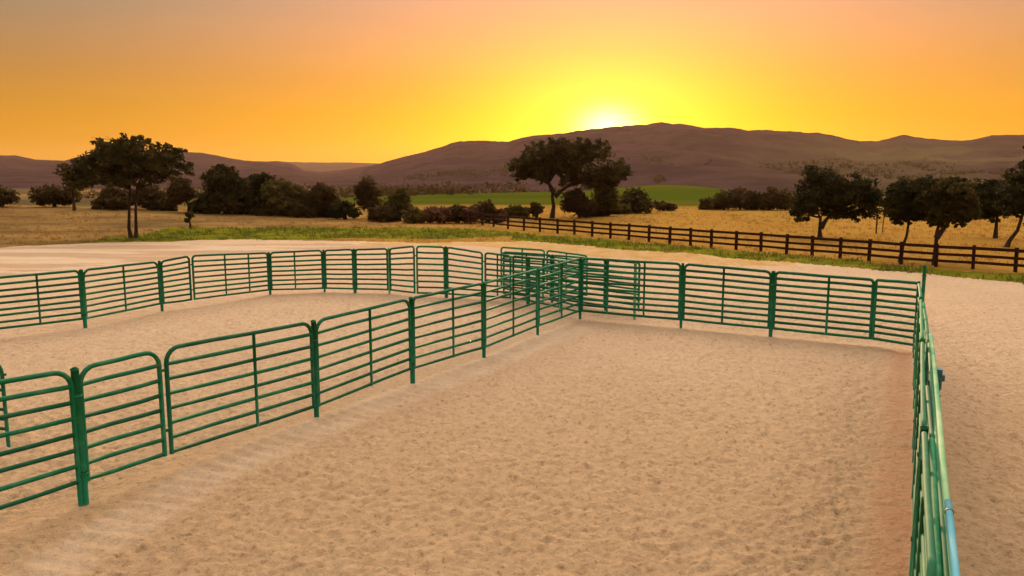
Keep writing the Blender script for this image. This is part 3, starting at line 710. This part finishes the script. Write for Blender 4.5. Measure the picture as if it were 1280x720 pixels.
far_prof = [(250, 206), (300, 204), (345, 201), (355, 202), (380, 203), (420, 203), (450, 203.5), (520, 205), (640, 210)]
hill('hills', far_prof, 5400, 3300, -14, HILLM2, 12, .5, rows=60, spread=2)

# scrub and small trees over the foot of the hills and the valley floor: a mass nobody could count
def scrub(name, n, yr, xr, size, m, label, seed, thr=.0):
    X = RNG.uniform(xr[0], xr[1], n); D = np.exp(RNG.uniform(math.log(yr[0]), math.log(yr[1]), n)); X = X * D
    dn = fbm(X * .010, D * .006, seed, 3)
    k = dn > thr; X, D = X[k], D[k]
    T_, U_, HX, HY, HZ = hm[1:]
    tt = X / D; j = np.clip(((tt - T_[0, 0]) / .0016).astype(int), 0, T_.shape[1] - 1)
    zg = tz(X, D)
    # height on the main hill
    dcol = HY[:150, j]; idx = np.clip((dcol < D).sum(0), 0, 149); zh = HZ[idx, j]
    Z = np.where((D > 560) & (zh > zg), zh, zg)
    per = 26; s = size * (.5 + RNG.random(len(X)))
    c = np.stack([X, D, Z + s * .5, s], -1)
    Vc, Qc = leaves_geo(c, per, size * .22)
    o = fast_mesh(name, Vc, Qc, m); tag(o, label, 'scrub', kind='stuff'); return o
scrub('hill_scrub', 5200, (420, 1050), (-.18, .75), 3.4, LEAFM['dark'], 'mass of dark scrub over the foot of the hills', 5, .13)
scrub('valley_scrub', 900, (190, 420), (-.6, .75), 2.4, LEAFM['brown'], 'scattered low scrub over the valley floor beyond the fields', 6, .16)

# ------------------------------------------------------------------ sky, sun, haze
SUN_AZ = math.atan((757 - 640) / F / cP); SUN_EL = R(4.0)
w = bpy.data.worlds.new('World'); scn.world = w; w.use_nodes = True; nt = w.node_tree; N = nt.nodes; L = nt.links
for n in list(N): N.remove(n)
out = N.new('ShaderNodeOutputWorld'); bg = N.new('ShaderNodeBackground'); L.new(bg.outputs[0], out.inputs['Surface'])
tc = N.new('ShaderNodeTexCoord')
def vm(op, a, b=None):
    n = N.new('ShaderNodeVectorMath'); n.operation = op; L.new(a, n.inputs[0])
    if b is not None: n.inputs[1].default_value = b
    return n.outputs['Value'] if op == 'DOT_PRODUCT' else n.outputs[0]
def ma(op, a, b=0.0, clamp=False):
    n = N.new('ShaderNodeMath'); n.operation = op; n.use_clamp = clamp
    for k, v in ((0, a), (1, b)):
        if isinstance(v, (int, float)): n.inputs[k].default_value = v
        else: L.new(v, n.inputs[k])
    return n.outputs[0]
def ramp(s, stops):
    n = N.new('ShaderNodeValToRGB'); L.new(s, n.inputs[0]); e = n.color_ramp.elements
    while len(e) > 1: e.remove(e[0])
    e[0].position, e[0].color = stops[0][0], (*stops[0][1], 1)
    for p, c_ in stops[1:]:
        q = e.new(p); q.color = (*c_, 1)
    return n.outputs[0]
d = vm('NORMALIZE', tc.outputs['Generated'])
sunf = (math.sin(SUN_AZ), math.cos(SUN_AZ), 0); sunr = (math.cos(SUN_AZ), -math.sin(SUN_AZ), 0)
f_ = vm('DOT_PRODUCT', d, sunf); r_ = vm('DOT_PRODUCT', d, sunr); z_ = vm('DOT_PRODUCT', d, (0, 0, 1))
elev = ma('MAXIMUM', z_, 0.0)
base = ramp(elev, [(0.0, (1.0, .43, .002)), (.03, (1.0, .43, .003)), (.07, (.97, .42, .02)), (.11, (.92, .39, .07)), (.16, (.88, .39, .17)), (.21, (.78, .38, .26)), (.30, (.80, .56, .42)), (.5, (.95, .84, .78)), (1.0, (1.0, .94, .92))])
# dims away from the sun, more so higher up
side = ma('ABSOLUTE', ma('SUBTRACT', r_, .03))
dimamt = ma('MULTIPLY', ma('SMOOTH_MIN', 1.0, ma('POWER', ma('DIVIDE', side, .66), 1.5)), ma('ADD', .24, ma('MULTIPLY', ma('MINIMUM', ma('DIVIDE', elev, .2), 1.0), .52)))
lowband = ma('SUBTRACT', 1.0, ma('MINIMUM', ma('DIVIDE', elev, .5), 1.0))
dim = ma('SUBTRACT', 1.0, ma('MULTIPLY', dimamt, ma('MINIMUM', ma('MULTIPLY', lowband, 1.7), 1.0)))
def gauss(sx, sz, zc):
    a = ma('POWER', ma('DIVIDE', r_, sx), 2.0); b = ma('POWER', ma('DIVIDE', ma('SUBTRACT', z_, zc), sz), 2.0)
    g_ = ma('EXPONENT', ma('MULTIPLY', ma('ADD', a, b), -1.0)); return ma('MULTIPLY', g_, ma('GREATER_THAN', f_, 0.0))
def scale(c_, s):
    n = N.new('ShaderNodeMix'); n.data_type = 'RGBA'; n.blend_type = 'MULTIPLY'; n.inputs[0].default_value = 1
    if isinstance(c_, tuple): n.inputs[6].default_value = (*c_, 1)
    else: L.new(c_, n.inputs[6])
    cm = N.new('ShaderNodeCombineColor')
    for k in range(3): L.new(s, cm.inputs[k])
    L.new(cm.outputs[0], n.inputs[7]); return n.outputs[2]
def add(a, b):
    n = N.new('ShaderNodeMix'); n.data_type = 'RGBA'; n.blend_type = 'ADD'; n.inputs[0].default_value = 1; L.new(a, n.inputs[6]); L.new(b, n.inputs[7]); return n.outputs[2]
c_ = scale(base, dim)
c_ = add(c_, scale((.0, .17, .13), ma('MULTIPLY', dimamt, ma('POWER', ma('MINIMUM', ma('DIVIDE', elev, .2), 1.0), 2.0))))
c_ = add(c_, scale((.25, .42, .0), gauss(.185, .085, .05)))
c_ = add(c_, scale((.25, .26, .07), gauss(.10, .06, .055)))
c_ = add(c_, scale((.3, .18, .0), gauss(.30, .03, .03)))
c_ = add(c_, scale((1.5, 1.4, .9), gauss(.032, .022, .052)))
sn = N.new('ShaderNodeTexNoise'); sn.inputs['Scale'].default_value = 3; sn.inputs['Detail'].default_value = 5
smp = N.new('ShaderNodeMapping'); smp.inputs['Scale'].default_value = (1, 1, 14); L.new(d, smp.inputs[0]); L.new(smp.outputs[0], sn.inputs['Vector'])
c_ = scale(c_, ma('ADD', .955, ma('MULTIPLY', sn.outputs['Fac'], .09)))
# high overhead sky is much brighter and neutral than the band over the hills
hi = ma('POWER', ma('MINIMUM', ma('MULTIPLY', ma('MAXIMUM', ma('SUBTRACT', z_, .24), 0.0), 2.2), 1.0), 1.3)
c_hi = scale((1.2, 1.0, .86), ma('MULTIPLY', hi, ma('ADD', .25, ma('MULTIPLY', ma('MAXIMUM', f_, 0.0), 4.6))))
c_ = add(c_, c_hi)
sky = N.new('ShaderNodeTexSky'); sky.sky_type = 'NISHITA'; sky.sun_disc = False; sky.sun_elevation = SUN_EL; sky.sun_rotation = SUN_AZ
sky.air_density = 1.5; sky.dust_density = 3
nis = N.new('ShaderNodeMix'); nis.data_type = 'RGBA'; nis.blend_type = 'MULTIPLY'; nis.inputs[0].default_value = 1; L.new(sky.outputs[0], nis.inputs[6]); nis.inputs[7].default_value = (.02, .014, .004, 1)
c_ = add(c_, nis.outputs[2])
L.new(c_, bg.inputs['Color']); bg.inputs['Strength'].default_value = 1.0

sd = bpy.data.lights.new('sun', 'SUN'); so = bpy.data.objects.new('sun', sd); col.objects.link(so)
sd.energy = 4.0; sd.angle = R(4); sd.color = (1, .66, .34)
sv = Vector((math.sin(SUN_AZ) * math.cos(R(7)), math.cos(SUN_AZ) * math.cos(R(7)), math.sin(R(7))))
so.rotation_euler = sv.to_track_quat('Z', 'Y').to_euler(); so.location = (0, 60, 40)

HAZE = True
if HAZE:
    V, Fc = [], []; box_geo((0, 3200, 75), (6600 * 2, 7200, 210), V, Fc)
    hm_ = bpy.data.materials.new('haze'); hm_.use_nodes = True; hn = hm_.node_tree; hn.nodes.remove(hn.nodes['Principled BSDF'])
    pv = hn.nodes.new('ShaderNodeVolumePrincipled'); pv.inputs['Color'].default_value = (.85, .50, .36, 1); pv.inputs['Density'].default_value = .00003; pv.inputs['Anisotropy'].default_value = .5
    hn.links.new(pv.outputs[0], hn.nodes['Material Output'].inputs['Volume'])
    hz = mesh_obj('haze', V, Fc, hm_); tag(hz, 'thin warm evening haze over the valley', 'haze', kind='stuff')

vs = scn.view_settings; vs.view_transform = 'Standard'; vs.look = 'None'; vs.exposure = 0; vs.gamma = 1; vs.use_curve_mapping = False
scn.cycles.volume_bounces = 1; scn.cycles.max_bounces = 6; scn.cycles.transparent_max_bounces = 8
